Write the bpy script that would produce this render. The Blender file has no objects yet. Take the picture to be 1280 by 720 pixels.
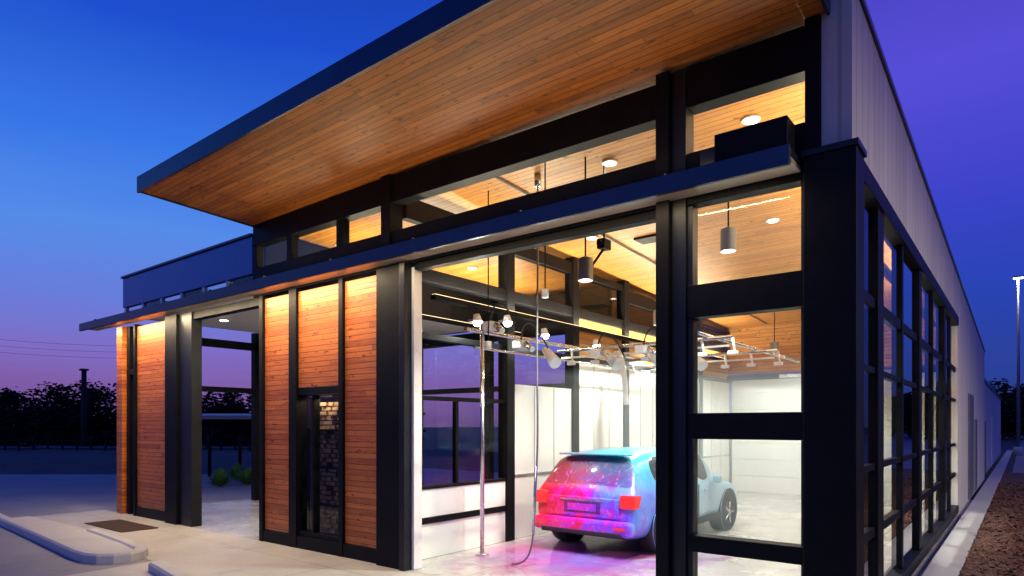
import bpy, bmesh, math, random
from mathutils import Vector, Matrix
random.seed(7)
S = bpy.context.scene
S.view_settings.view_transform='Standard'; S.view_settings.look='None'; S.view_settings.exposure=0
COL = S.collection
CX,CY,CZ = 1.406,-6.624,2.1
def W(px,d):
    u=(px-640)/816.0
    return (CX+.787*u*d-.617*d, CY+.617*u*d+.787*d)

# ---------------------------------------------------------------- materials
def newmat(name):
    m=bpy.data.materials.new(name); m.use_nodes=True
    nt=m.node_tree; b=nt.nodes['Principled BSDF']
    return m,nt,b
def N(nt,t,**k):
    n=nt.nodes.new(t)
    for a,v in k.items(): setattr(n,a,v)
    return n
def math_(nt,op,a,b=None,clamp=False):
    n=N(nt,'ShaderNodeMath',operation=op); n.use_clamp=clamp
    for i,v in enumerate((a,b)):
        if v is None: continue
        if isinstance(v,(int,float)): n.inputs[i].default_value=v
        else: nt.links.new(v,n.inputs[i])
    return n.outputs[0]
def mixc(nt,f,a,b,blend='MIX'):
    n=N(nt,'ShaderNodeMix',data_type='RGBA',blend_type=blend)
    for idx,v in ((0,f),(6,a),(7,b)):
        if isinstance(v,(int,float)): n.inputs[idx].default_value=v
        elif isinstance(v,tuple): n.inputs[idx].default_value=(*v[:3],1)
        else: nt.links.new(v,n.inputs[idx])
    return n.outputs[2]
def noise(nt,vec,scale,detail=4,rough=.55,dist=0):
    n=N(nt,'ShaderNodeTexNoise'); n.inputs['Scale'].default_value=scale
    n.inputs['Detail'].default_value=detail; n.inputs['Roughness'].default_value=rough; n.inputs['Distortion'].default_value=dist
    if vec is not None: nt.links.new(vec,n.inputs['Vector'])
    return n.outputs['Fac']
def ramp(nt,f,stops):
    n=N(nt,'ShaderNodeValToRGB'); nt.links.new(f,n.inputs[0])
    e=n.color_ramp.elements
    while len(e)<len(stops): e.new(.5)
    for i,(p,c) in enumerate(stops):
        e[i].position=p; e[i].color=(*c,1) if len(c)==3 else c
    return n.outputs[0]
def objco(nt): return N(nt,'ShaderNodeTexCoord').outputs['Object']
def bump(nt,b,h,strength=.3,dist=.01):
    n=N(nt,'ShaderNodeBump'); n.inputs['Strength'].default_value=strength; n.inputs['Distance'].default_value=dist
    nt.links.new(h,n.inputs['Height']); nt.links.new(n.outputs[0],b.inputs['Normal'])

def plain(name,c,rough=.5,metal=0,var=.25,scale=6,bmp=0.0,emit=None,es=0,coat=0,spec=.5):
    m,nt,b=newmat(name)
    co=objco(nt); f=noise(nt,co,scale,5,.6)
    d=tuple(x*(1-var) for x in c); l=tuple(min(1,x*(1+var)) for x in c)
    nt.links.new(ramp(nt,f,[(.3,d),(.7,l)]),b.inputs['Base Color'])
    r=math_(nt,'MULTIPLY_ADD',f,.25); r.node.inputs[2].default_value=max(.02,rough-.12); nt.links.new(r,b.inputs['Roughness'])
    b.inputs['Metallic'].default_value=metal; b.inputs['Specular IOR Level'].default_value=spec
    if coat: b.inputs['Coat Weight'].default_value=coat
    if bmp: bump(nt,b,noise(nt,co,scale*12,4,.6),bmp,.01)
    if emit:
        b.inputs['Emission Color'].default_value=(*emit,1); b.inputs['Emission Strength'].default_value=es
    return m
def emis(name,c,s):
    m,nt,b=newmat(name); b.inputs['Base Color'].default_value=(.8,.8,.8,1)
    b.inputs['Emission Color'].default_value=(*c,1); b.inputs['Emission Strength'].default_value=s
    return m
def wood(name,gi,ci,width,dark,light,rough=.45,groove=.045,board=2.6):
    m,nt,b=newmat(name); co=objco(nt)
    sp=N(nt,'ShaderNodeSeparateXYZ'); nt.links.new(co,sp.inputs[0])
    g=sp.outputs[gi]; c=sp.outputs[ci]
    cs=math_(nt,'DIVIDE',c,width); fl=math_(nt,'FLOOR',cs); fr=math_(nt,'FRACT',cs)
    wn=N(nt,'ShaderNodeTexWhiteNoise',noise_dimensions='1D'); nt.links.new(fl,wn.inputs['W'])
    off=math_(nt,'MULTIPLY',wn.outputs['Value'],7.3)
    gs=math_(nt,'ADD',math_(nt,'DIVIDE',g,board),off); gfl=math_(nt,'FLOOR',gs); gfr=math_(nt,'FRACT',gs)
    cmb=N(nt,'ShaderNodeCombineXYZ'); nt.links.new(fl,cmb.inputs[0]); nt.links.new(gfl,cmb.inputs[1])
    w2=N(nt,'ShaderNodeTexWhiteNoise',noise_dimensions='3D'); nt.links.new(cmb.outputs[0],w2.inputs['Vector'])
    cg=N(nt,'ShaderNodeCombineXYZ')
    nt.links.new(math_(nt,'MULTIPLY',g,1.3),cg.inputs[0]); nt.links.new(math_(nt,'MULTIPLY',c,28),cg.inputs[1]); nt.links.new(math_(nt,'MULTIPLY',w2.outputs['Value'],40),cg.inputs[2])
    gr=noise(nt,cg.outputs[0],1.6,6,.62,.6)
    ck=N(nt,'ShaderNodeCombineXYZ')
    nt.links.new(math_(nt,'MULTIPLY',g,4.2),ck.inputs[0]); nt.links.new(math_(nt,'MULTIPLY',c,10),ck.inputs[1]); nt.links.new(math_(nt,'MULTIPLY',w2.outputs['Value'],17),ck.inputs[2])
    kn=noise(nt,ck.outputs[0],1.5,3,.5)
    v=math_(nt,'ADD',math_(nt,'MULTIPLY',gr,.74),math_(nt,'MULTIPLY',w2.outputs['Value'],.26))
    mid=tuple((a+q)/2 for a,q in zip(dark,light))
    col=ramp(nt,v,[(.28,dark),(.48,mid),(.72,light)])
    km=ramp(nt,kn,[(.62,(0,0,0)),(.70,(1,1,1))])
    col=mixc(nt,math_(nt,'MULTIPLY',km,.8),col,tuple(x*.3 for x in dark))
    e=math_(nt,'ABSOLUTE',math_(nt,'SUBTRACT',fr,.5)); gm=math_(nt,'GREATER_THAN',e,.5-groove)
    e2=math_(nt,'LESS_THAN',math_(nt,'MULTIPLY',gfr,board),.006)
    gm=math_(nt,'MAXIMUM',gm,e2)
    col=mixc(nt,math_(nt,'MULTIPLY',gm,.82),col,tuple(x*.12 for x in dark))
    nt.links.new(col,b.inputs['Base Color']); b.inputs['Roughness'].default_value=rough
    h=math_(nt,'SUBTRACT',math_(nt,'MULTIPLY',gr,.25),gm); bump(nt,b,h,.5,.006)
    return m

M={}
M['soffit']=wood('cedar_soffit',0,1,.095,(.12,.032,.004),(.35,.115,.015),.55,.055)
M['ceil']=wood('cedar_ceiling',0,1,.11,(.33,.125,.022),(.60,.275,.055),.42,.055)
M['bulk']=wood('cedar_bulkhead',0,2,.11,(.33,.125,.022),(.60,.275,.055),.42)
M['clad']=wood('cedar_cladding',0,2,.088,(.32,.066,.010),(.74,.215,.036),.42,.055,1.9)
M['black']=plain('black_steel',(.005,.0055,.007),.5,.0,.35,3,.05,spec=.12)
M['frame']=plain('dark_frame_steel',(.010,.012,.016),.4,.0,.3,2,.04,spec=.3)
M['navy']=plain('dark_metal_fascia',(.030,.040,.07),.3,.6,.2,1.5)
M['blue']=plain('blue_metal_panel',(.02,.09,.34),.3,.3,.15,.8)
M['under']=plain('ledge_soffit_panel',(.52,.44,.30),.35,.1,.12,2)
M['white']=plain('white_wall_panel',(.80,.83,.77),.35,0,.07,.8)
M['whitem']=plain('white_enamel',(.75,.75,.72),.3,0,.06,4)
M['chrome']=plain('stainless_steel',(.62,.63,.64),.25,1,.1,4)
M['greym']=plain('grey_metal',(.20,.20,.20),.4,.5,.15,5)
M['rubber']=plain('rubber',(.015,.015,.016),.75,0,.2,10)
M['tcol']=plain('bark',(.03,.022,.016),.9,0,.3,8,.5)
M['leaf']=plain('foliage',(.016,.024,.014),.9,0,.5,2,spec=.1)
M['shrub']=plain('shrub_leaves',(.09,.24,.03),.6,0,.5,7)
M['brick']=plain('brick',(.22,.13,.075),.8,0,.6,9,.4)
M['mat']=plain('brown_doormat',(.06,.03,.018),.95,0,.35,30,.6)
M['mulch']=plain('mulch_chips',(.12,.055,.036),.9,0,.6,25,.3)
M['lens']=emis('lamp_lens',(1,.95,.85),16)
M['lensc']=emis('lamp_lens_cool',(.95,1,.95),18)
M['strip']=emis('led_strip',(1,.72,.38),3)
M['red']=plain('red_lens',(.5,.02,.02),.2,0,.1,5,0,(1,.03,.03),.6)

def corr():
    m,nt,b=newmat('corrugated_grey_metal'); co=objco(nt); sp=N(nt,'ShaderNodeSeparateXYZ'); nt.links.new(co,sp.inputs[0])
    f=math_(nt,'FRACT',math_(nt,'DIVIDE',math_(nt,'ADD',sp.outputs[1],sp.outputs[0]),.3)); rib=math_(nt,'LESS_THAN',f,.12)
    mp=N(nt,'ShaderNodeMapping'); mp.inputs['Scale'].default_value=(1,1,.15); nt.links.new(co,mp.inputs[0])
    n=noise(nt,mp.outputs[0],2.5,5)
    c=ramp(nt,n,[(.3,(.50,.485,.44)),(.7,(.64,.62,.56))]); c=mixc(nt,math_(nt,'MULTIPLY',rib,.45),c,(.25,.25,.23))
    nt.links.new(c,b.inputs['Base Color']); b.inputs['Roughness'].default_value=.6; b.inputs['Specular IOR Level'].default_value=.2
    bump(nt,b,rib,.8,.02); return m
M['corr']=corr()
def concrete(name,a,bc,rough,joint=0,wet=0):
    m,nt,b=newmat(name); co=objco(nt)
    n1=noise(nt,co,.55,6,.65); n2=noise(nt,co,14,5,.7); n3=noise(nt,co,.7,5,.6)
    v=math_(nt,'ADD',math_(nt,'MULTIPLY',n1,.7),math_(nt,'MULTIPLY',n2,.3))
    c=ramp(nt,v,[(.3,a),(.7,bc)])
    st=ramp(nt,noise(nt,co,2.3,6,.7,.5),[(.56,(0,0,0)),(.72,(1,1,1))]); c=mixc(nt,math_(nt,'MULTIPLY',st,.35),c,tuple(x*.45 for x in a))
    if joint:
        sp=N(nt,'ShaderNodeSeparateXYZ'); nt.links.new(co,sp.inputs[0]); ms=[]
        for i in (0,1):
            f=math_(nt,'FRACT',math_(nt,'DIVIDE',math_(nt,'ADD',sp.outputs[i],.7),joint))
            ms.append(math_(nt,'LESS_THAN',f,.012/joint))
        jm=math_(nt,'MAXIMUM',ms[0],ms[1]); c=mixc(nt,math_(nt,'MULTIPLY',jm,.75),c,(.04,.04,.04))
    nt.links.new(c,b.inputs['Base Color'])
    if wet:
        r=ramp(nt,n3,[(.35,(wet,)*3),(.7,(rough,)*3)]); nt.links.new(r,b.inputs['Roughness'])
    else: b.inputs['Roughness'].default_value=rough
    bump(nt,b,n2,.25,.006); return m
M['apron']=concrete('concrete_pavement',(.36,.345,.31),(.52,.50,.45),.75,3.0,.45)
M['floor']=concrete('wet_concrete_floor',(.40,.40,.37),(.60,.60,.56),.42,4.0,.10)
M['kerb']=concrete('kerb_concrete',(.42,.42,.40),(.56,.56,.53),.8)
M['lot']=concrete('parking_lot_surface',(.19,.19,.20),(.30,.30,.31),.7,5.0,0)
M['ground']=concrete('dark_ground',(.03,.032,.03),(.07,.065,.06),.9)

def glass():
    m=bpy.data.materials.new('window_glass'); m.use_nodes=True; nt=m.node_tree; nt.nodes.clear()
    o=N(nt,'ShaderNodeOutputMaterial'); mx=N(nt,'ShaderNodeMixShader'); t=N(nt,'ShaderNodeBsdfTransparent'); g=N(nt,'ShaderNodeBsdfGlossy')
    t.inputs[0].default_value=(.95,.97,.96,1); g.inputs['Roughness'].default_value=.01
    fr=N(nt,'ShaderNodeFresnel'); fr.inputs[0].default_value=1.42
    nt.links.new(fr.outputs[0],mx.inputs[0]); nt.links.new(t.outputs[0],mx.inputs[1]); nt.links.new(g.outputs[0],mx.inputs[2]); nt.links.new(mx.outputs[0],o.inputs[0]); return m
M['glass']=glass()

def foam(name,dark=False):
    m,nt,b=newmat(name); co=objco(nt); sp=N(nt,'ShaderNodeSeparateXYZ'); nt.links.new(co,sp.inputs[0])
    mp=N(nt,'ShaderNodeMapping'); mp.inputs['Scale'].default_value=(1.5,.8,1.2); nt.links.new(co,mp.inputs[0])
    n=noise(nt,mp.outputs[0],2.2,4,.6,.8)
    v=math_(nt,'ADD',math_(nt,'MULTIPLY',sp.outputs[0],.30),math_(nt,'ADD',n,.02))
    c=ramp(nt,v,[(.24,(.62,.008,.03)),(.38,(.74,.01,.13)),(.50,(.66,.02,.40)),(.62,(.24,.04,.70)),(.78,(.12,.26,.80))])
    rz=math_(nt,'ADD',sp.outputs[2],math_(nt,'MULTIPLY',n,.3))
    mr=N(nt,'ShaderNodeMapRange'); nt.links.new(math_(nt,'ADD',rz,math_(nt,'MULTIPLY',sp.outputs[0],.26)),mr.inputs[0]); mr.inputs[1].default_value=1.42; mr.inputs[2].default_value=1.82
    c=mixc(nt,mr.outputs[0],c,(.03,.46,.58))
    mr2=N(nt,'ShaderNodeMapRange'); nt.links.new(math_(nt,'ADD',sp.outputs[1],n),mr2.inputs[0]); mr2.inputs[1].default_value=1.2; mr2.inputs[2].default_value=2.6
    c=mixc(nt,math_(nt,'MULTIPLY',mr2.outputs[0],.85),c,(.36,.58,.62))
    if dark: c=mixc(nt,.72,c,(.03,.01,.04))
    mp2=N(nt,'ShaderNodeMapping'); mp2.inputs['Scale'].default_value=(5,5,3.2); nt.links.new(co,mp2.inputs[0])
    d=noise(nt,mp2.outputs[0],2.4,7,.75,1.0); dm=ramp(nt,d,[(.55,(0,0,0)),(.70,(1,1,1))])
    c=mixc(nt,math_(nt,'MULTIPLY',dm,.45),c,(.86,.42,.80))
    nt.links.new(c,b.inputs['Base Color']); b.inputs['Roughness'].default_value=.28; b.inputs['Coat Weight'].default_value=.4
    bump(nt,b,noise(nt,co,45,4,.6),.4,.006); return m
M['foam']=foam('foam_covered_paint'); M['foamg']=foam('foam_covered_glass',True)
M['cglass']=plain('car_window_glass',(.03,.035,.045),.06,0,.1,3)
def floor_glow():
    m,nt,b=newmat('painted_floor_glow_colour'); co=objco(nt)
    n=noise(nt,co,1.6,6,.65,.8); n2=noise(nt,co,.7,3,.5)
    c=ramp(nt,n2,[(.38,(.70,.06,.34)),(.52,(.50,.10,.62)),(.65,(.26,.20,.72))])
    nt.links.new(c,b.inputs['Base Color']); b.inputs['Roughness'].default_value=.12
    # fades with distance from the centre of the puddle (floor glow painted as foam)
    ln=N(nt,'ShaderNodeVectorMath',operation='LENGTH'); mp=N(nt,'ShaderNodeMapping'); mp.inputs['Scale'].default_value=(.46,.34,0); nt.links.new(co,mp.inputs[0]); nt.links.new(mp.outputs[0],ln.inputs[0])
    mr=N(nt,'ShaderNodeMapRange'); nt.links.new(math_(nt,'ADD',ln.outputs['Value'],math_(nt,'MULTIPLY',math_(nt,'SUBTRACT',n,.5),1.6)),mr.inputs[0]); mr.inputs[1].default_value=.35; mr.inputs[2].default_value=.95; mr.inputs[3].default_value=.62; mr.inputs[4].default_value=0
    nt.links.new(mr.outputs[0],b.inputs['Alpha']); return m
M['floor_glow']=floor_glow()

# ---------------------------------------------------------------- geometry helpers
def empty(name,loc=(0,0,0),rot=0):
    e=bpy.data.objects.new(name,None); COL.objects.link(e); e.location=loc; e.rotation_euler=(0,0,rot); e.empty_display_size=.3; return e
def mob(name,verts,faces,mats,parent=None,mi=None,smooth=False):
    me=bpy.data.meshes.new(name); me.from_pydata([tuple(v) for v in verts],[],faces)
    for m in (mats if isinstance(mats,(list,tuple)) else [mats]): me.materials.append(m)
    if mi: 
        for p,i in zip(me.polygons,mi): p.material_index=i
    bm=bmesh.new(); bm.from_mesh(me); bmesh.ops.recalc_face_normals(bm,faces=bm.faces); bm.to_mesh(me); bm.free()
    if smooth: 
        for p in me.polygons: p.use_smooth=True
    me.update(); o=bpy.data.objects.new(name,me); COL.objects.link(o)
    if parent: o.parent=parent
    return o
BF=[(0,1,2,3),(7,6,5,4),(0,4,5,1),(1,5,6,2),(2,6,7,3),(3,7,4,0)]
def box(name,x0,x1,y0,y1,z0,z1,mat,parent=None,bev=.006):
    v=[(x0,y0,z0),(x1,y0,z0),(x1,y1,z0),(x0,y1,z0),(x0,y0,z1),(x1,y0,z1),(x1,y1,z1),(x0,y1,z1)]
    o=mob(name,v,BF,mat,parent)
    if bev:
        b=o.modifiers.new('bevel','BEVEL'); b.width=bev; b.segments=2; b.limit_method='ANGLE'
    return o
def pane(name,axis,p,a0,a1,z0,z1,parent,mat=None):
    if axis=='y': v=[(a0,p,z0),(a1,p,z0),(a1,p,z1),(a0,p,z1)]
    else: v=[(p,a0,z0),(p,a1,z0),(p,a1,z1),(p,a0,z1)]
    return mob(name,v,[(0,1,2,3)],mat or M['glass'],parent)
def cyl(name,p1,p2,r,mat,parent=None,seg=20,r2=None,cap=True):
    p1=Vector(p1);p2=Vector(p2); r2=r if r2 is None else r2
    d=(p2-p1).normalized(); q=d.to_track_quat('Z','Y'); vs=[];fs=[]
    for k,(p,rr) in enumerate(((p1,r),(p2,r2))):
        for i in range(seg):
            a=2*math.pi*i/seg; vs.append(p+q@Vector((math.cos(a)*rr,math.sin(a)*rr,0)))
    for i in range(seg): fs.append((i,(i+1)%seg,seg+(i+1)%seg,seg+i))
    if cap: fs.append(tuple(range(seg-1,-1,-1))); fs.append(tuple(range(seg,2*seg)))
    o=mob(name,vs,fs,mat,parent)
    for p in o.data.polygons:
        if len(p.vertices)==4: p.use_smooth=True
    return o
def tube(name,pts,r,mat,parent=None,smooth=True):
    c=bpy.data.curves.new(name,'CURVE'); c.dimensions='3D'; c.bevel_depth=r; c.bevel_resolution=3
    s=c.splines.new('NURBS' if smooth else 'POLY'); s.points.add(len(pts)-1)
    for i,p in enumerate(pts): s.points[i].co=(*p,1)
    if smooth: s.use_endpoint_u=True; s.order_u=3
    c.materials.append(mat); o=bpy.data.objects.new(name,c); COL.objects.link(o)
    if parent: o.parent=parent
    return o
def light(kind,name,loc,power,col=(1,1,1),parent=None,rot=(0,0,0),size=.2,spot=120,sizey=None,blend=.6):
    l=bpy.data.lights.new(name,kind); l.energy=power; l.color=col
    if kind=='AREA':
        l.size=size
        if sizey: l.shape='RECTANGLE'; l.size_y=sizey
    elif kind=='SPOT': l.spot_size=math.radians(spot); l.spot_blend=blend; l.shadow_soft_size=size
    else: l.shadow_soft_size=size
    o=bpy.data.objects.new(name,l); COL.objects.link(o); o.location=loc; o.rotation_euler=rot
    if parent: o.parent=parent
    return o
def zc(x,y): return 5.92+.014*x-.045*y     # underside of main roof

# ---------------------------------------------------------------- ground
mob('ground',[(-600,-300,-.03),(600,-300,-.03),(600,900,-.03),(-600,900,-.03)],[(0,1,2,3)],M['ground'])
mob('parking_lot',[(-60,-40,0),(.3,-40,0),(.3,16,0),(-60,16,0)],[(0,1,2,3)],M['lot'])
mob('concrete_pavement',[(-16.6,-1.6,.004),(-9.2,-2.1,.004),(-8.6,-12,.004),(1.0,-12,.004),(1.0,-.1,.004),(-16.6,-.1,.004)],[(0,1,2,3,4,5)],M['apron'])
mob('bay_floor',[(-16.0,-.1,.006),(.2,-.1,.006),(.2,25,.006),(-6,25,.006),(-6,7,.006),(-16,7,.006)],[(0,1,2,3,4,5)],M['floor'])
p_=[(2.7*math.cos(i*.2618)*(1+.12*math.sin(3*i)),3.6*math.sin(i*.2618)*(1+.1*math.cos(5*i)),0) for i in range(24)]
o=mob('painted_floor_glow',[(max(-1.6,min(2.6,x)),max(-2.6,y),z) for x,y,z in p_],[tuple(range(24))],M['floor_glow']); o.location=(-4.2,2.7,.0105)  # pink floor glow painted in as a translucent foam-coloured sheet
box('concrete_walkway',.30,.70,-.1,62,-.02,.05,M['kerb'],None,.01)
mob('rear_lot',[(1.0,30,.0),(60,30,.0),(60,160,.0),(1.0,160,.0)],[(0,1,2,3)],M['lot'])
def mulch():
    vs=[(.7,-3,.01),(30,-3,.01),(30,30,.01),(.7,30,.01)];fs=[(0,1,2,3)]
    for i in range(16000):
        y=random.random()**1.5*24-.5; x=.72+random.random()**1.4*(1.4+.28*max(0,y))
        if y<1 : y+=2
        s=random.uniform(.012,.04); L=s*random.uniform(1,2.4); a=random.random()*6.28; z=.012+random.random()*.025
        q=Matrix.Rotation(a,3,'Z')@Matrix.Rotation(random.uniform(-.6,.6),3,'X')@Matrix.Rotation(random.uniform(-.5,.5),3,'Y')
        k=len(vs)
        for p in ((-L,-s,0),(L,-s*.7,0),(L*.8,s,0),(-L,s*.8,0),(0,0,s*.8)):
            v=q@Vector(p); vs.append((x+v.x,y+v.y,z+v.z))
        fs+= [(k,k+1,k+4),(k+1,k+2,k+4),(k+2,k+3,k+4),(k+3,k,k+4)]
    mob('mulch_bed',vs,fs,M['mulch'])
mulch()
def kerb(name,path,w,h,mat,closed=False):
    vs=[];fs=[];n=len(path)
    for i,p in enumerate(path):
        a=Vector(path[max(0,i-1)]); c=Vector(path[min(n-1,i+1)]); t=(c-a).normalized(); nn=Vector((-t.y,t.x)); P=Vector(p)
        for (o,z) in ((-w/2,-.02),(-w/2,h-.03),(-w/2+.03,h),(w/2-.03,h),(w/2,h-.03),(w/2,-.02)):
            q=P+nn*o; vs.append((q.x,q.y,z))
    for i in range(n-1):
        for j in range(5):
            k=i*6+j; fs.append((k,k+1,k+7,k+6))
    fs.append(tuple(range(5,-1,-1))); fs.append(tuple((n-1)*6+j for j in range(6)))
    return mob(name,vs,fs,mat)
pth=[(-30,-1.3),(-22,-1.85),(-18,-2.15),(-15.7,-2.35),(-12.7,-2.55),(-10.4,-2.72),(-9.95,-2.72),(-9.7,-2.64),(-9.55,-2.5),(-9.5,-2.34),(-9.56,-2.18),(-9.75,-2.05),(-10.5,-1.95),(-12.5,-1.8)]
kerb('kerb',pth,.2,.15,M['kerb'])
def filler():
    p=[(-12.5,-1.8),(-10.5,-1.95),(-9.75,-2.05),(-9.5,-2.25),(-9.55,-2.5),(-9.85,-2.7),(-10.4,-2.72),(-12.7,-2.55),(-15.7,-2.35),(-15.7,-1.9)]
    mob('kerb_island_fill',[(x,y,.12) for x,y in p],[tuple(range(len(p)))],M['kerb'])
filler()
kerb('wheel_stop',[(-8.5,-2.35),(-8.3,-2.38),(-6.9,-2.62),(-6.7,-2.65)],.22,.13,M['kerb'])
x,y=W(152,13.6)
box('doormat',x-1.0,x+.9,y-.35,y+.35,.005,.022,M['mat'],None,.004)

# ---------------------------------------------------------------- building
B=empty('car_wash_building')
bk=M['black']; fr=M['frame']
box('corner_column',-.215,.235,-.16,.20,0,4.60,bk,B,.01)
box('corner_column_cap',-.235,.255,-.18,.22,4.602,4.66,fr,B,.006)
box('corner_mullion_upper',-.215,-.085,-.10,.12,4.662,5.95,bk,B)
box('column',-1.70,-1.55,-.17,.14,0,5.86,bk,B)
box('column_flange',-1.545,-1.39,-.10,.12,0,5.86,fr,B)
box('column',-6.26,-5.72,-.16,.16,0,4.45,bk,B)
box('column_flange',-5.71,-5.60,-.20,.10,0,4.45,fr,B)
box('door_track',-5.595,-5.545,-.06,.10,0.01,4.40,M['whitem'],B,.004)
box('column_upper',-6.2,-6.0,-.12,.14,4.62,5.84,bk,B)
box('header_beam',-9.8,-1.705,-.09,.12,5.42,5.80,bk,B)
box('header_beam',-1.385,-.22,-.09,.12,5.44,5.87,bk,B)
box('clerestory_rail',-9.8,-1.705,-.085,.11,4.46,4.99,bk,B)
box('clerestory_rail',-1.385,-.22,-.085,.11,4.50,4.96,bk,B)
pane('clerestory_glass','y',0,-6.0,-1.7,4.97,5.43,B)
pane('clerestory_glass','y',0,-1.4,-.2,4.95,5.46,B)
for a,b_ in ((-9.75,-8.75),(-8.6,-7.35),(-7.2,-6.2)):
    pane('clerestory_glass','y',0,a,b_,4.97,5.43,B)
for xx in (-8.675,-7.275,-9.78): box('clerestory_mullion',xx-.07,xx+.07,-.07,.09,4.992,5.418,bk,B)
box('ledge_fascia',-17.0,-.24,-.52,-.47,4.435,4.62,M['navy'],B)
box('ledge_deck',-16.98,-.24,-.468,-.10,4.53,4.60,fr,B)
box('ledge_underside',-16.97,-.245,-.467,-.11,4.488,4.527,M['under'],B,.002)
for i in range(9):
    xx=-1.5-1.85*i
    box('ledge_bracket',xx-.02,xx+.02,-.43,-.10,4.602,4.68,fr,B,.003)
for z0,z1 in ((.02,.16),(.78,.95),(1.96,2.23),(3.23,3.57),(4.42,4.497)):
    box('storefront_rail',-1.385,-.22,-.08,.10,z0,z1,bk,B)
box('storefront_jamb',-1.387,-1.33,-.06,.08,.161,4.41,fr,B,.003)
for z0,z1 in ((.15,.79),(.94,1.97),(2.22,3.24),(3.56,4.43)):
    pane('storefront_glass','y',.01,-1.37,-.2,z0,z1,B)
    box('glazing_bead',-.26,-.222,-.05,.06,z0+.012,z1-.012,fr,B,.003)
box('door_header',-5.54,-1.705,-.05,.10,4.36,4.455,bk,B)
box('door_track',-1.745,-1.705,-.04,.10,.01,4.35,fr,B,.003)
def clad(x0,x1,z0=.22,z1=4.40):
    box('wood_cladding',x0,x1,-.06,.06,z0,z1,M['clad'],B,.003)
clad(-9.44,-8.63); clad(-8.40,-7.25,2.75); clad(-7.13,-6.30); clad(-14.8,-13.3)
for x0,x1 in ((-9.56,-9.445),(-8.625,-8.405),(-7.245,-7.135),(-6.295,-6.265),(-14.9,-14.805),(-13.295,-13.20)):
    box('cladding_post',x0,x1,-.11,.12,0,4.455,bk,B)
box('base_rail',-9.44,-6.30,-.10,.10,.0,.215,bk,B); box('base_rail',-14.8,-13.3,-.09,.10,0,.215,bk,B)
box('window_rail',-8.40,-7.25,-.08,.09,2.62,2.745,bk,B); box('window_rail',-8.40,-7.25,-.07,.08,.22,.30,bk,B)
box('window_mullion',-8.02,-7.97,-.06,.07,.301,2.615,bk,B)
pane('window_glass','y',.0,-8.40,-7.25,.3,2.62,B)
box('column',-13.19,-12.66,-.16,.14,0,4.455,bk,B); box('column_flange',-12.655,-12.12,-.10,.12,0,4.455,fr,B)
box('bay_header',-12.11,-9.57,-.07,.10,4.30,4.455,bk,B)
box('end_post',-15.75,-15.45,-.14,.14,0,4.455,M['clad'],B)
box('end_post_steel',-15.40,-15.25,-.05,.10,0,4.455,bk,B)
box('end_header',-15.24,-14.91,-.05,.08,3.3,3.42,bk,B)
box('wing_parapet',-15.6,-9.87,-.06,7.0,4.92,5.62,M['blue'],B)
box('wing_parapet_cap',-15.64,-9.87,-.10,7.04,5.622,5.67,M['navy'],B)
box('wing_ceiling',-15.55,-9.9,-.03,6.95,4.70,4.74,M['white'],B,0)
for i in range(6):
    x0=-15.5+i*.94
    pane('wing_clerestory_glass','y',-.01,x0+.05,x0+.90,4.64,4.91,B)
    box('wing_clerestory_mullion',x0-.04,x0+.04,-.05,.05,4.601,4.915,M['whitem'],B,.003)
for yy in (3.4,6.8):
    box('end_post',-15.7,-15.5,yy-.1,yy+.1,0,4.69,bk,B)
for xx in (-12.6,-9.9):
    box('rear_post',xx-.09,xx+.09,6.7,6.9,0,4.69,bk,B)
box('end_transom',-15.66,-15.54,.15,6.7,3.0,3.14,bk,B); box('rear_transom',-15.5,-6.2,6.74,6.86,3.0,3.14,bk,B)
box('end_header_beam',-15.7,-15.5,.15,6.7,4.2,4.4,bk,B)
box('rear_header_beam',-15.5,-6.2,6.7,6.9,4.35,4.62,bk,B)
box('rear_infill',-9.8,-6.2,6.72,6.88,4.63,5.35,bk,B)
box('upper_partition',-9.79,-9.73,.13,7.0,4.75,5.72,bk,B)
def roof():
    x0,x1,ys=-9.78,-.03,[-2.05,0,6,12,18,25]; vs=[];fs=[];mi=[]
    for y in ys:
        for x in (x0,x1): vs.append((x,y,zc(x,y)))
        for x in (x0,x1): vs.append((x,y,zc(x,y)+.17))
    for i in range(len(ys)-1):
        k=i*4; j=k+4
        fs.append((k,k+1,j+1,j)); mi.append(0)
        fs.append((k+2,j+2,j+3,k+3)); mi.append(1)
        fs.append((k,j,j+2,k+2)); mi.append(1); fs.append((k+1,k+3,j+3,j+1)); mi.append(1)
    fs.append((0,2,3,1)); mi.append(1); k=(len(ys)-1)*4; fs.append((k,k+1,k+3,k+2)); mi.append(1)
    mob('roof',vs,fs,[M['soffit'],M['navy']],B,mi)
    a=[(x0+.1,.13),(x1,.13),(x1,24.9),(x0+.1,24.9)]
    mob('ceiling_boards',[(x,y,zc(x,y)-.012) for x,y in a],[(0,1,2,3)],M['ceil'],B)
    v=[]
    for x in (x0-.03,x1+.03):
        z=zc(x,-2.05)
        v+=[(x,-2.09,z-.035),(x,-2.052,z-.035),(x,-2.052,z+.22),(x,-2.09,z+.22)]
    mob('roof_fascia',v,[(0,1,5,4),(1,2,6,5),(2,3,7,6),(3,0,4,7),(0,3,2,1),(4,5,6,7)],M['navy'],B)
    v=[]
    for y in (-2.05,7.0):
        z=zc(x0,y)
        v+=[(x0-.035,y,z-.02),(x0-.003,y,z-.02),(x0-.003,y,z+.20),(x0-.035,y,z+.20)]
    mob('roof_edge_trim',v,[(0,1,5,4),(1,2,6,5),(2,3,7,6),(3,0,4,7),(0,3,2,1),(4,5,6,7)],M['navy'],B)
roof()
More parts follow.
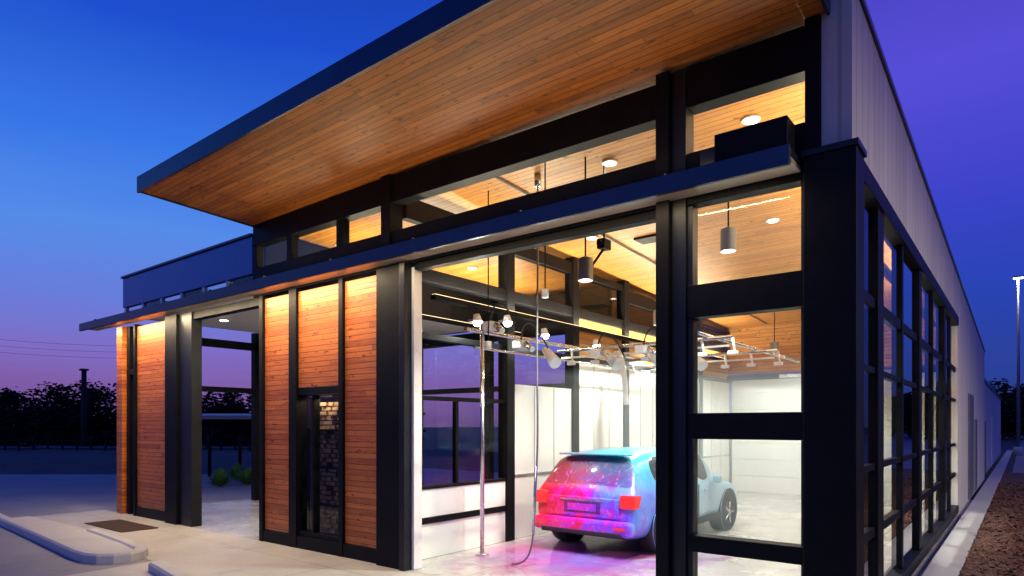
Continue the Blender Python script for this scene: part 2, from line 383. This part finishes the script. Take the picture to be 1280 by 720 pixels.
def sidewall():
    def prism(name,pts,x0,x1,mat):
        n=len(pts); vs=[(x0,y,z) for y,z in pts]+[(x1,y,z) for y,z in pts]
        fs=[tuple(range(n)),tuple(range(2*n-1,n-1,-1))]+[(i,(i+1)%n,n+(i+1)%n,n+i) for i in range(n)]
        mob(name,vs,fs,mat,B)
    top=lambda y:6.14-.045*y
    prism('side_wall_upper',[(-.06,4.662),(12.0,4.662),(12.0,top(12)),(-.06,top(-.06))],-.078,.18,M['corr'])
    prism('side_wall_rear',[(12.0,0),(25.2,0),(25.2,top(25.2)),(12.0,top(12)-.001)],-.021,.181,M['corr'])
    prism('side_wall_coping',[(-.12,top(-.12)),(25.3,top(25.3)),(25.3,top(25.3)+.06),(-.12,top(-.12)+.06)],-.09,.21,M['navy'])
    prism('roof_right_return',[(-2.09,zc(0,-2.09)-.03),(-.07,zc(0,-.07)-.03),(-.07,zc(0,0)+.2),(-2.09,zc(0,-2.09)+.22)],-.028,.0,M['navy'])
sidewall()
cols=[(1.36,1.72),(3.25,3.37),(4.9,5.2),(6.9,7.02),(8.8,9.1),(10.4,10.5)]
prev=.22
for (c0,c1) in cols+[(12.0,12.0)]:
    if c1>c0: box('side_mullion',.03,.155 if c1-c0<.2 else .17,c0,c1,.222,4.458,bk,B)
    for z,h in ((.90,.10),(1.62,.07),(2.66,.07),(3.36,.12)):
        box('side_transom',.05,.14,prev,c0,z,z+h,bk,B)
    pane('side_glass','x',.12,prev,c0,.2,4.5,B); prev=c1
box('side_sill',.0,.20,.22,12,.052,.22,bk,B); box('side_head',-.0,.20,.22,12,4.46,4.655,bk,B)
box('side_rear_door',.182,.21,18.5,19.6,.05,2.3,M['greym'],B); box('side_rear_panel',.182,.215,15.5,17.6,.05,3.0,M['greym'],B)
# tunnel left wall
for yy in (2.7,4.9,7.1,9.3,11.6):
    box('interior_column',-6.14,-5.92,yy-.11,yy+.11,0,zc(-6,yy)-.02,bk,B)
seg=[.17,2.59,4.79,6.99,9.19,11.49,14.0]
for i in range(6):
    a=seg[i]+(.22 if i else 0); b_=seg[i+1]
    box('interior_beam',-6.12,-5.94,a,b_,4.36,4.56,bk,B); box('interior_beam',-6.08,-5.96,a,b_,3.46,3.56,bk,B)
    pane('interior_glass','x',-6.03,a,b_,4.56,5.4,B)
    box('interior_top_beam',-6.10,-5.95,a,b_,5.25 if i<3 else 5.0,5.7-.045*b_,bk,B)
    if i==0:
        pane('interior_glass','x',-6.03,a,b_,1.1,3.46,B); box('interior_dado',-6.09,-5.97,a,b_,.01,1.1,M['white'],B)
        box('interior_transom',-6.07,-5.98,a,b_,2.5,2.57,bk,B); box('interior_rail',-5.968,-5.93,a,b_,.56,.66,bk,B,.003); box('interior_sill',-6.10,-5.94,a,b_,1.102,1.15,bk,B,.003)
        box('interior_mullion',-6.065,-5.985,1.3,1.37,1.152,2.498,bk,B)
    else:
        top=2.86 if i<2 else 3.45
        box('white_wall',-6.09,-5.97,a,b_,.01,top,M['white'],B,.004)
        if top<3: pane('interior_glass','x',-6.03,a,b_,2.86,3.46,B)
        if i>1: box('wood_infill',-6.07,-6.0,a,b_,3.562,4.358,M['bulk'],B,.003)
        box('wall_rail',-5.968,-5.95,a,b_,1.15,1.20,M['chrome'],B,.003)
        for q in (1,2): 
            ym=a+(b_-a)*q/3; box('panel_joint',-5.9695,-5.964,ym,ym+.014,.02,top-.02,M['greym'],B,0)
box('bulkhead',-6.1,-.05,14.02,14.14,3.72,5.27,M['bulk'],B,0)
box('door_track_header',-6.1,-.05,13.88,14.0,3.52,3.66,bk,B)
for i in range(7):
    box('sectional_door_panel',-5.9,-.1,14.03,14.08,.012+i*.52,.522+i*.52,M['white'],B,.006)
box('rear_wall_liner',-.12,-.03,12.0,14.0,.01,5.3,M['white'],B,0)
box('bulkhead_sign_strip',-4.4,-1.2,13.84,13.879,3.54,3.64,M['chrome'],B,.003)
for yy in (4.5,9.0):
    v=box('ceiling_vent',-4.4,-3.7,yy,yy+.4,zc(-4,yy+.2)-.05,zc(-4,yy+.2)-.0,M['black'],B)
box('ceiling_vent',-2.9,-2.45,1.75,2.0,zc(-2.5,1.9)-.04,zc(-2.5,1.9)-.0,M['black'],B)
box('ceiling_vent',-5.5,-5.0,1.75,2.0,zc(-5.3,1.9)-.04,zc(-5.3,1.9)-.0,M['black'],B)
tube('ceiling_conduit',[(-4.75,.3,zc(-4.75,.3)-.04),(-4.75,13.8,zc(-4.75,13.8)-.04)],.018,M['greym'],B,False)

# ---------------------------------------------------------------- lamps
def downlight(x,y,p,col=(1,.93,.82),z=None,name='ceiling_downlight',mat='lens',spot=150,r=.09):
    z=zc(x,y)-.012 if z is None else z
    e=empty(name,(x,y,z))
    cyl('trim',(0,0,-.03),(0,0,.0),r+.03,M['whitem'],e,24); cyl('lens',(0,0,-.036),(0,0,-.031),r,M[mat],e,24)
    if p: light('SPOT','bulb',(0,0,-.06),p,col,e,size=.07,spot=spot)
    return e
def pendant(x,y,z,p,col=(1,.95,.86)):
    e=empty('pendant_lamp',(x,y,z))
    cyl('shade',(0,0,.0),(0,0,.30),.105,M['greym'],e,28,cap=False); cyl('shade_top',(0,0,.30),(0,0,.33),.106,M['greym'],e,28,.05)
    cyl('lens',(0,0,.03),(0,0,.035),.095,M['lensc'],e,28); cyl('stem',(0,0,.33),(0,0,zc(x,y)-z-.012),.012,M['black'],e,8)
    light('SPOT','bulb',(0,0,-.01),p,col,e,size=.09,spot=150); return e
warm=(1,.86,.62); cool=(.95,1,.91)
pendant(-3.36,1.1,4.1,480,cool); pendant(-1.8,2.3,4.5,480,cool)
pendant(-4.6,6.0,4.2,680,cool); pendant(-1.8,8.0,4.1,640,cool); pendant(-3.8,11.3,4.0,950,cool)
for x,y,p in ((-3.16,1.42,60),(-7.0,1.4,110),(-9.3,1.5,60),(-3.0,10,80),(-2.0,5.0,0),(-5.0,4.0,0),(-1.2,1.4,0),(-5.0,8.5,0),(-8.2,4.2,160)):
    downlight(x,y,p,warm,r=.08)
def linear(x,y0,y1,z,p,col=warm):
    e=empty('linear_luminaire',(x,(y0+y1)/2,z)); L=(y1-y0)/2
    box('housing',-.05,.05,-L,L,-.04,.04,M['black'],e,.004); box('diffuser',-.04,.04,-L+.02,L-.02,.041,.048,M['strip'],e,0)
    light('AREA','tube',(0,0,.07),p,col,e,rot=(math.pi,0,0),size=.08,sizey=2*L)
linear(-5.82,.6,13.2,4.10,400); linear(-.25,.6,11.5,4.45,420); linear(-8.4,.8,6.2,4.35,240)  # the last one is added to brighten the left room's ceiling
for (xa,xb,p) in ((-16.6,-6.4,350),(-6.2,-.5,60)):
    e=empty('ledge_light_strip',((xa+xb)/2,-.45,4.487)); L=(xb-xa)/2
    box('channel',-L,L,-.016,.016,-.014,.0,M['under'],e,.002)
    light('AREA','led',(0,0,-.018),p,(1,.76,.46),e,rot=(math.radians(4),0,0),size=2*L,sizey=.024)
e=empty('soffit_uplight',(-5,-.40,4.63))
box('channel',-4.2,4.4,-.03,.03,-.03,-.004,M['black'],e,.003)
light('AREA','led',(0.1,0,.0),82,(1,.66,.30),e,rot=(math.pi+math.radians(26),0,0),size=8.5,sizey=.05)
e=empty('floodlight',(-.62,-.30,4.62))
box('housing',-.34,.34,-.13,.13,.03,.30,bk,e,.01); box('mount',-.05,.05,-.05,.05,0,.03,fr,e,.003)
box('bracket',-.50,-.345,-.08,.08,.05,.20,fr,e,.004)
for x,y in ((-14,1.6),(-11.2,1.6),(-12.5,5)):
    downlight(x,y,110,(1,.93,.85),4.70,'wing_downlight')
for yy,zz in ((1.56,3.86),(2.37,3.95),(3.5,3.85),(5.4,3.84),(8.2,3.8)):
    e=empty('wall_lamp',(-5.86,yy,zz))
    box('arm',-.08,.1,-.02,.02,-.02,.02,M['greym'],e,.003); cyl('head',(.1,0,.09),(.12,0,-.04),.05,M['whitem'],e,20,.085); cyl('lens',(.12,0,-.042),(.125,0,-.10),.083,M['lensc'],e,20,.05)
    if yy in (1.56,3.5,8.2): light('POINT','bulb',(.13,0,-.17),34,cool,e,size=.05)

# ---------------------------------------------------------------- wash gantry
G=empty('wash_spray_gantry',(0,0,0)); ch=M['chrome']
cyl('post',(-5.5,1.4,0),(-5.5,1.4,3.75),.035,ch,G); cyl('post_base',(-5.5,1.4,0.006),(-5.5,1.4,.03),.11,ch,G)
cyl('post',(-5.5,8.2,0),(-5.5,8.2,3.6),.035,ch,G)
cyl('rail',(-5.5,1.0,3.62),(-5.5,8.6,3.62),.035,ch,G); cyl('rail',(-5.5,1.2,3.35),(-5.5,8.4,3.35),.02,ch,G)
cyl('rail',(-2.6,3.2,3.55),(-2.6,9.0,3.55),.03,ch,G)
for yy in (3.6,6.0):
    cyl('crossbar',(-5.5,yy,3.50),(-2.2,yy,3.50),.03,ch,G); cyl('crossbar_pipe',(-5.5,yy+.12,3.38),(-2.3,yy+.12,3.38),.018,M['whitem'],G)
    for k in range(7):
        xx=-5.2+k*.5
        cyl('nozzle',(xx,yy,3.48),(xx+.05,yy-.05,3.28),.025,M['whitem'],G,10,.015)
        box('nozzle_head',xx-.05,xx+.10,yy-.09,yy-.01,3.22,3.28,M['whitem'],G,.01)
for (xx,yy,zz) in ((-5.4,1.5,3.72),(-5.4,2.3,3.5),(-4.6,3.5,3.4),(-3.7,3.5,3.4)):
    box('motor_block',xx-.1,xx+.1,yy-.12,yy+.12,zz-.08,zz+.06,M['whitem'],G,.02)
    cyl('motor',(xx+.1,yy,zz),(xx+.32,yy-.1,zz-.12),.05,ch,G)
    tube('supply_hose',[(xx,yy,zz),(xx+.1,yy-.1,zz+.35),(xx+.35,yy,zz+.3),(xx+.5,yy+.1,zz-.1)],.014,M['rubber'],G)
tube('white_duct',[(-4.3,5.6,3.45),(-4.1,5.5,3.5),(-3.9,5.5,3.3),(-3.85,5.5,2.6),(-3.85,5.5,2.2)],.06,M['whitem'],G)
tube('white_duct',[(-4.9,4.6,3.45),(-4.75,4.5,3.55),(-4.6,4.5,3.3),(-4.55,4.5,2.5)],.05,M['whitem'],G)
for (xx,yy) in ((-5.3,2.9),(-4.7,4.0),(-4.1,4.6),(-3.5,5.0)):
    cyl('blower_nozzle',(xx,yy,3.45),(xx+.32,yy-.15,3.18),.07,M['whitem'],G,16,.11)
H=empty('ceiling_spray_boom',(0,0,0)); bx,by=W(672,9.6)
cyl('swivel',(bx,by,zc(bx,by)-.2),(bx,by,zc(bx,by)-.01),.05,ch,H)
tube('hose',[(bx,by,zc(bx,by)-.2),(bx+.01,by,4.4),(bx-.02,by,3.2),(bx+.01,by,2.0),(bx-.03,by,1.2),(bx-.08,by,.35),(bx-.2,by-.05,.04),(bx-.4,by-.1,.03)],.015,M['greym'],H)
cyl('lance',(bx-.03,by,1.5),(bx-.08,by,.5),.02,ch,H)
x2,y2=W(755,9.2)
K=empty('security_camera',(x2,y2,zc(x2,y2)-.01))
cyl('drop_rod',(0,0,0),(0,0,-1.1),.014,bk,K,8); box('body',-.06,.06,-.1,.1,-1.22,-1.08,bk,K,.01); cyl('lens',(0,-.1,-1.15),(0,-.14,-1.16),.04,bk,K)
cyl('arm',(0,0,-1.2),(-.18,-.05,-1.45),.02,bk,K,8)

# brick stack on shelves behind window
vs=[];fs=[]
for r in range(30):
    for c in range(6):
        if random.random()<.06: continue
        x0=-8.32+c*.15+(r%2)*.05; z0=.12+r*.080; y0=.22+random.uniform(-.03,.03)
        k=len(vs); 
        for z in (z0,z0+.060):
            vs+=[(x0,y0,z),(x0+.125,y0,z),(x0+.125,y0+.3,z),(x0,y0+.3,z)]
        fs+=[tuple(k+i for i in f) for f in BF]
mob('brick_stack',vs,fs,M['brick'])
SH=empty('shelf_rack')
for z in (.09,.74,1.38,2.02,2.60): box('shelf',-8.40,-7.32,.14,.56,z-.012,z+.012,bk,SH,.002)
for xx in (-8.42,-7.34): box('upright',xx,xx+.03,.13,.16,.01,2.7,bk,SH,.002)
box('window_backdrop_wall',-9.4,-6.3,.75,.80,.01,2.9,M['black'],B,0)
e=empty('added_stack_lamp',(-8.0,.10,2.58)); box('housing',-.3,.3,-.015,.015,0,.03,M['whitem'],e,.002)  # added lamp, only there to light the brick stack
light('AREA','led',(0,0,-.01),6,(1,.8,.5),e,rot=(math.radians(15),0,0),size=.55,sizey=.03)

# ---------------------------------------------------------------- SUV
def suv():
    C=empty('sport_utility_vehicle',(-4.25,2.45,.006)); C.scale=(1.04,1.04,.985)
    st=[(-.0,.84,.40,.92,.78,.96),(.05,.90,.34,1.02,.80,1.07),(.10,.925,.30,1.07,.83,1.13),(.40,.945,.27,1.08,.71,1.60),(.72,.95,.26,1.07,.70,1.68),(1.30,.95,.25,1.06,.71,1.715),(1.40,.95,.25,1.06,.71,1.715),
        (2.25,.95,.25,1.045,.71,1.71),(2.36,.95,.25,1.04,.71,1.70),(3.0,.95,.25,1.02,.68,1.63),(3.72,.945,.25,.99,.78,1.06),(4.3,.91,.26,.88,.76,.97),(4.62,.85,.28,.76,.72,.86),(4.76,.74,.34,.62,.62,.68)]
    vs=[];fs=[];mi=[]
    for (y,w,zb,be,wr,tp) in st:
        h=tp-be
        pr=[(0,zb),(.78*w,zb),(.96*w,zb+.09),(w,.66 if be>.7 else .5),(.985*w,be-.03),(.945*w,be+.25*min(.12,h)),(wr,tp-min(.07,.4*h)),(wr-.13,tp-.008),(0,tp+.018)]
        row=[(x,z) for x,z in pr]+[(-x,z) for x,z in pr[-2:0:-1]]
        for x,z in row: vs.append((x,y,z))
    n=16
    for i in range(len(st)-1):
        for j in range(n):
            a=i*n+j; b_=i*n+(j+1)%n; fs.append((a,b_,b_+n,a+n))
            m=0
            jj=j if j<8 else 15-j
            if jj==5 and i in (4,6,8): m=1
            if jj in (6,7) and i==9: m=1
            if jj in (6,7) and i==2: m=3
            if jj==0: m=2
            mi.append(m)
    fs.append(tuple(range(n-1,-1,-1))); mi.append(0); fs.append(tuple((len(st)-1)*n+j for j in range(n))); mi.append(0)
    o=mob('body',vs,fs,[M['foam'],M['cglass'],M['rubber'],M['foamg']],C,mi,True)
    s=o.modifiers.new('sub','SUBSURF'); s.levels=2; s.render_levels=2
    bm=bmesh.new(); bm.from_mesh(o.data)
    cl=bm.edges.layers.float.new('crease_edge')
    for e in bm.edges:
        f=e.link_faces
        if len(f)==2 and f[0].material_index!=f[1].material_index: e[cl]=.75
    bm.to_mesh(o.data); bm.free()
    box('rear_bumper',-.88,.88,-.10,.12,.36,.60,M['foam'],C,.06); box('bumper_trim',-.72,.72,-.115,.0,.34,.42,M['rubber'],C,.02)
    box('tailgate_panel',-.66,.66,-.022,.05,.62,.95,M['foam'],C,.02)
    box('licence_plate',-.26,.26,-.035,-.02,.72,.84,M['foam'],C,.004); box('plate_recess',-.33,.33,-.028,-.015,.69,.87,M['foamg'],C,.004)
    box('tailgate_chrome',-.4,.4,-.034,-.02,.885,.91,ch,C,.004)
    for s_ in (-1,1):
        a,b_=sorted((s_*.66,s_*.915)); box('tail_light',a,b_,-.03,.22,.80,1.02,M['red'],C,.03)
        a,b_=sorted((s_*.62,s_*.80)); box('reflector',a,b_,-.118,-.10,.47,.51,M['red'],C,.005)
        a,b_=sorted((s_*.94,s_*1.10)); box('side_mirror',a,b_,2.95,3.07,1.02,1.17,M['foam'],C,.04)
        for yy in (1.55,2.55): 
            a,b_=sorted((s_*.945,s_*.975)); box('door_handle',a,b_,yy,yy+.18,.90,.93,M['foam'],C,.008)
        for yy in (1.36,2.31):
            a,b_=sorted((s_*.943,s_*.956)); box('door_seam',a,b_,yy,yy+.012,.34,1.04,M['rubber'],C,0)
        a,b_=sorted((s_*.93,s_*.965)); box('side_sill_trim',a,b_,1.3,3.4,.30,.42,M['rubber'],C,.01)
        for yy in (.93,3.78):
            cyl('wheel_arch',(s_*.70,yy,.42),(s_*.962,yy,.42),.43,M['rubber'],C,36)
            cyl('wheel_arch_lip',(s_*.955,yy,.42),(s_*.968,yy,.42),.44,M['foam'],C,36,cap=False)
            vs=[];fs=[];prof=[(.74,.20),(.74,.33),(.77,.355),(.93,.355),(.972,.335),(.975,.24),(.955,.225)]
            ns=36
            for k in range(ns):
                a=2*math.pi*k/ns
                for (xx,rr) in prof: vs.append((s_*xx,yy+rr*math.cos(a),.362+rr*math.sin(a)))
            P=len(prof)
            for k in range(ns):
                for j in range(P-1): fs.append((k*P+j,k*P+j+1,((k+1)%ns)*P+j+1,((k+1)%ns)*P+j))
            mob('tyre',vs,fs,M['rubber'],C,None,True)
            cyl('rim_disc',(s_*.90,yy,.362),(s_*.925,yy,.362),.235,M['rubber'],C,32); cyl('rim_ring',(s_*.93,yy,.362),(s_*.972,yy,.362),.232,ch,C,32,cap=False)
            for k in range(5):
                a=2*math.pi*k/5
                cyl('spoke',(s_*.95,yy,.362),(s_*.955,yy+.23*math.cos(a),.362+.23*math.sin(a)),.032,ch,C,8,.02)
            cyl('hub',(s_*.93,yy,.362),(s_*.968,yy,.362),.05,ch,C,16)
    box('roof_spoiler',-.62,.62,.26,.50,1.625,1.66,M['foam'],C,.015)
    box('rear_wiper',-.02,.32,.13,.16,1.17,1.19,M['rubber'],C,.004)
    return C
suv()
for (x,y,z,c,p,tx,ty) in ((-5.2,1.2,3.3,(1,.03,.35),240,-5.0,2.3),(-3.9,.9,3.9,(.45,.06,1),460,-3.6,1.9),(-3.0,3.0,3.9,(.05,.75,1),260,-3.8,4)):
    e=empty('colour_foam_lamp',(x,y,z)); cyl('can',(0,0,.12),(0,0,0),.05,M['whitem'],e)
    cyl('stem',(0,0,.12),(0,0,zc(x,y)-z-.012),.01,bk,e,8)
    d=Vector((tx-x,ty-y,.5-z)); light('SPOT','bulb',(0,0,-.03),p,c,e,rot=d.to_track_quat('-Z','Y').to_euler(),size=.05,spot=56,blend=1)
mm=bpy.data.materials.new('water_mist'); mm.use_nodes=True; nt=mm.node_tree; nt.nodes.clear()
o_=N(nt,'ShaderNodeOutputMaterial'); vsn=N(nt,'ShaderNodeVolumeScatter'); vsn.inputs['Density'].default_value=.085; vsn.inputs['Color'].default_value=(.93,1,.96,1); vsn.inputs['Anisotropy'].default_value=.2
nt.links.new(vsn.outputs[0],o_.inputs['Volume'])
box('water_mist',-5.85,-1.0,2.9,13.6,.02,3.1,mm,None,0)

# ---------------------------------------------------------------- background
def treeline():
    vs=[];fs=[];mi=[]
    def leafs(cx,cy,cz,rx,rz,n,s):
        for i in range(n):
            while True:
                p=Vector((random.uniform(-1,1),random.uniform(-1,1),random.uniform(-1,1)))
                if p.length<1: break
            x,y,z=cx+p.x*rx,cy+p.y*rx,cz+p.z*rz
            k=len(vs); q=Matrix.Rotation(random.random()*6.28,3,'Z')@Matrix.Rotation(random.random()*3.14,3,'X'); ss=s*random.uniform(.6,1.5)
            for a in ((-ss,0,0),(0,-ss*.6,0),(ss,0,0),(0,ss*.6,0)):
                v=q@Vector(a); vs.append((x+v.x,y+v.y,max(0,z+v.z)))
            fs.append((k,k+1,k+2,k+3)); mi.append(0)
    def trunk(x,y,h,r):
        k=len(vs)
        for z,rr in ((0,r),(h,r*.4)):
            for i in range(6): vs.append((x+rr*math.cos(i*1.047),y+rr*math.sin(i*1.047),z))
        for i in range(6): fs.append((k+i,k+(i+1)%6,k+6+(i+1)%6,k+6+i)); mi.append(1)
    for i in range(70):
        px=-260+i*11+random.uniform(-5,5); d=random.uniform(52,74)
        x,y=W(px,d); h=random.uniform(3.8,7.0)*d/62
        trunk(x,y,h*.7,.16)
        for k in range(8): leafs(x+random.uniform(-1.6,1.6),y+random.uniform(-1.6,1.6),h*random.uniform(.3,.85),random.uniform(.7,1.6),random.uniform(.6,1.2),100,.18)
        for k in range(4): leafs(x+random.uniform(-2,2),y+random.uniform(-2,2),h*random.uniform(.08,.3),1.6,.8,70,.26)
    for i in range(26):
        px=1236+i*9; d=random.uniform(80,110); x,y=W(px,d); h=random.uniform(7,11)
        trunk(x,y,h*.7,.2)
        for k in range(8): leafs(x+random.uniform(-2,2),y+random.uniform(-2,2),h*random.uniform(.1,.82),random.uniform(1.2,2.2),random.uniform(1,1.8),90,.3)
    mob('tree_line',vs,fs,[M['leaf'],M['tcol']],None,mi)
treeline()
x0,y0=W(-300,42); x1,y1=W(420,42)
F=empty('perimeter_fence'); n=40
tube('top_rail',[(x0,y0,1.1),(x1,y1,1.1)],.05,M['black'],F,False); tube('mid_rail',[(x0,y0,.6),(x1,y1,.6)],.04,M['black'],F,False)
for i in range(n+1):
    t=i/n; xx=x0+(x1-x0)*t; yy=y0+(y1-y0)*t; cyl('post',(xx,yy,-.03),(xx,yy,1.2),.07,M['black'],F,8)
def berm():
    vs=[];fs=[];n=30
    for i in range(n+1):
        px=-320+i*25; 
        for d,z in ((28,-.02),(31,.3),(46,.6),(60,.3),(75,.0)):
            x,y=W(px,d); vs.append((x,y,z+ (random.uniform(-.08,.08) if z>0 else 0)))
    for i in range(n):
        for j in range(4): k=i*5+j; fs.append((k,k+5,k+6,k+1))
    mob('earth_bank',vs,fs,M['ground'],None,None,True)
berm()
V=empty('vacuum_canopy')
for k,(px) in enumerate((225,262,300,345)):
    x,y=W(px,27); cyl('post',(x,y,0),(x,y,2.35),.07,M['black'],V,10)
xa,ya=W(205,27); xb,yb=W(365,27); d=Vector((xb-xa,yb-ya)).normalized(); nn=Vector((-d.y,d.x))
vs=[]
for (x,y) in ((xa,ya),(xb,yb)):
    for o in (-1.4,1.4):
        for z in (2.35,2.5): vs.append((x+nn.x*o,y+nn.y*o,z+(.12 if o>0 else 0)))
mob('canopy_roof',vs,[(0,1,3,2),(4,6,7,5),(0,4,5,1),(2,3,7,6),(1,5,7,3),(0,2,6,4)],M['greym'],V)
def shrub(x,y,h):
    vs=[];fs=[]
    for i in range(260):
        a=random.random()*6.28; el=random.uniform(.25,1.5); L=h*random.uniform(.5,1); r0=random.uniform(0,.05)
        base=Vector((r0*math.cos(a),r0*math.sin(a),0)); d=Vector((math.cos(a)*math.cos(el),math.sin(a)*math.cos(el),math.sin(el)))
        tip=base+d*L; mid=base+d*L*.6; s=Vector((-math.sin(a),math.cos(a),0))*.018*h/.6
        k=len(vs); vs+= [base,mid+s,tip,mid-s]; fs.append((k,k+1,k+2,k+3))
    o=mob('shrub',vs,fs,M['shrub']); o.location=(x,y,0)
for px,d in ((275,22.5),(310,23.2),(296,25)): shrub(*W(px,d),.75)
x,y=W(105,50)
P=empty('timber_post',(x,y,0)); cyl('shaft',(0,0,0),(0,0,6.3),.22,M['tcol'],P,10,.17); box('cap',-.25,.25,-.25,.25,6.3,6.45,M['tcol'],P)
pa=W(-260,52); pb=W(205,60)
for q in (pa,pb):
    P=empty('utility_pole',(q[0],q[1],0)); cyl('shaft',(0,0,0),(0,0,9.9),.18,M['tcol'],P,10,.12); box('crossarm',-1.2,1.2,-.07,.07,9.2,9.4,M['tcol'],P)
for dz in (0,-.55,-1.1):
    pts=[(pa[0]+(pb[0]-pa[0])*t/10,pa[1]+(pb[1]-pa[1])*t/10,11.3+dz-1.9*(t/10)-1.0*(1-(t/5-1)**2)*.8) for t in range(11)]
    tube('power_line',pts,.012,M['black'],None,False)
def lamp_post(x,y,h,p,col):
    L=empty('street_lamp',(x,y,0)); cyl('pole',(0,0,0),(0,0,h),.12,M['greym'],L,12,.07); cyl('base',(0,0,0),(0,0,.6),.28,M['kerb'],L,16)
    box('head',-.3,.3,-.2,.2,h,h+.12,M['greym'],L,.02); box('lens',-.28,.28,-.18,.18,h-.03,h-.002,M['lensc'],L,0)
    light('SPOT','bulb',(-.2,0,h-.1),p,col,L,size=.2,spot=165,blend=.3)
x,y=W(1273,46); lamp_post(x,y,12.5,450,(.9,.95,1))
lamp_post(16,3,9,11000,(1,.83,.60))  # added lamp out of view, brightens the side wall and mulch
R=empty('rear_annex_building')
box('walls',-8,.10,25.4,52,0,3.9,M['corr'],R); box('parapet',-8.05,.16,25.36,52.05,3.9,4.05,M['navy'],R); box('door',.101,.13,27,28.2,.05,2.3,M['greym'],R); box('lit_door',.101,.13,34,37,.05,2.6,M['whitem'],R)

# ---------------------------------------------------------------- world
w=bpy.data.worlds.new('World'); S.world=w; w.use_nodes=True; nt=w.node_tree; bg=nt.nodes['Background']
tc=N(nt,'ShaderNodeTexCoord').outputs['Generated']; sp=N(nt,'ShaderNodeSeparateXYZ'); nt.links.new(tc,sp.inputs[0])
def s2l(c): return tuple(((x/255)/12.92 if x/255<.04045 else ((x/255+.055)/1.055)**2.4) for x in c)
cl=noise(nt,None,3)
mp=N(nt,'ShaderNodeMapping'); mp.inputs['Scale'].default_value=(1.2,1.2,7); nt.links.new(tc,mp.inputs[0]); nt.links.new(mp.outputs[0],cl.node.inputs['Vector'])
el=math_(nt,'ADD',sp.outputs[2],math_(nt,'MULTIPLY',math_(nt,'SUBTRACT',cl,.5),.05))
A=ramp(nt,el,[(0,s2l((100,74,134))),(.055,s2l((124,90,168))),(.10,s2l((124,106,196))),(.17,s2l((100,124,218))),(.25,s2l((84,138,232))),(.35,s2l((54,118,230))),(.48,s2l((28,78,206))),(.8,s2l((10,30,120)))])
Bc=ramp(nt,el,[(0,s2l((44,54,116))),(.07,s2l((38,62,150))),(.17,s2l((38,66,180))),(.28,s2l((58,66,200))),(.42,s2l((86,76,214))),(.8,s2l((30,30,120)))])
dt=math_(nt,'ADD',math_(nt,'MULTIPLY',sp.outputs[0],.787),math_(nt,'MULTIPLY',sp.outputs[1],.617))
mr=N(nt,'ShaderNodeMapRange'); nt.links.new(dt,mr.inputs[0]); mr.inputs[1].default_value=-.15; mr.inputs[2].default_value=.5; mr.interpolation_type='SMOOTHSTEP'
c=mixc(nt,mr.outputs[0],A,Bc)
nt.links.new(c,bg.inputs[0]); bg.inputs[1].default_value=1.0
sk=N(nt,'ShaderNodeTexSky',sky_type='NISHITA'); sk.sun_disc=False; sk.sun_elevation=math.radians(-4); sk.sun_rotation=math.radians(300)
bg2=N(nt,'ShaderNodeBackground'); nt.links.new(sk.outputs[0],bg2.inputs[0]); bg2.inputs[1].default_value=.05
ad=N(nt,'ShaderNodeAddShader'); nt.links.new(bg.outputs[0],ad.inputs[0]); nt.links.new(bg2.outputs[0],ad.inputs[1]); nt.links.new(ad.outputs[0],nt.nodes['World Output'].inputs[0])

# ---------------------------------------------------------------- camera
cd=bpy.data.cameras.new('camera'); cam=bpy.data.objects.new('camera',cd); COL.objects.link(cam); S.camera=cam
cam.location=(CX,CY,CZ); cam.rotation_euler=(math.radians(90),0,math.atan2(.617,.787)); cd.lens=816/1280*36; cd.sensor_width=36; cd.shift_y=172/1280; cd.clip_end=2000; cd.clip_start=.05
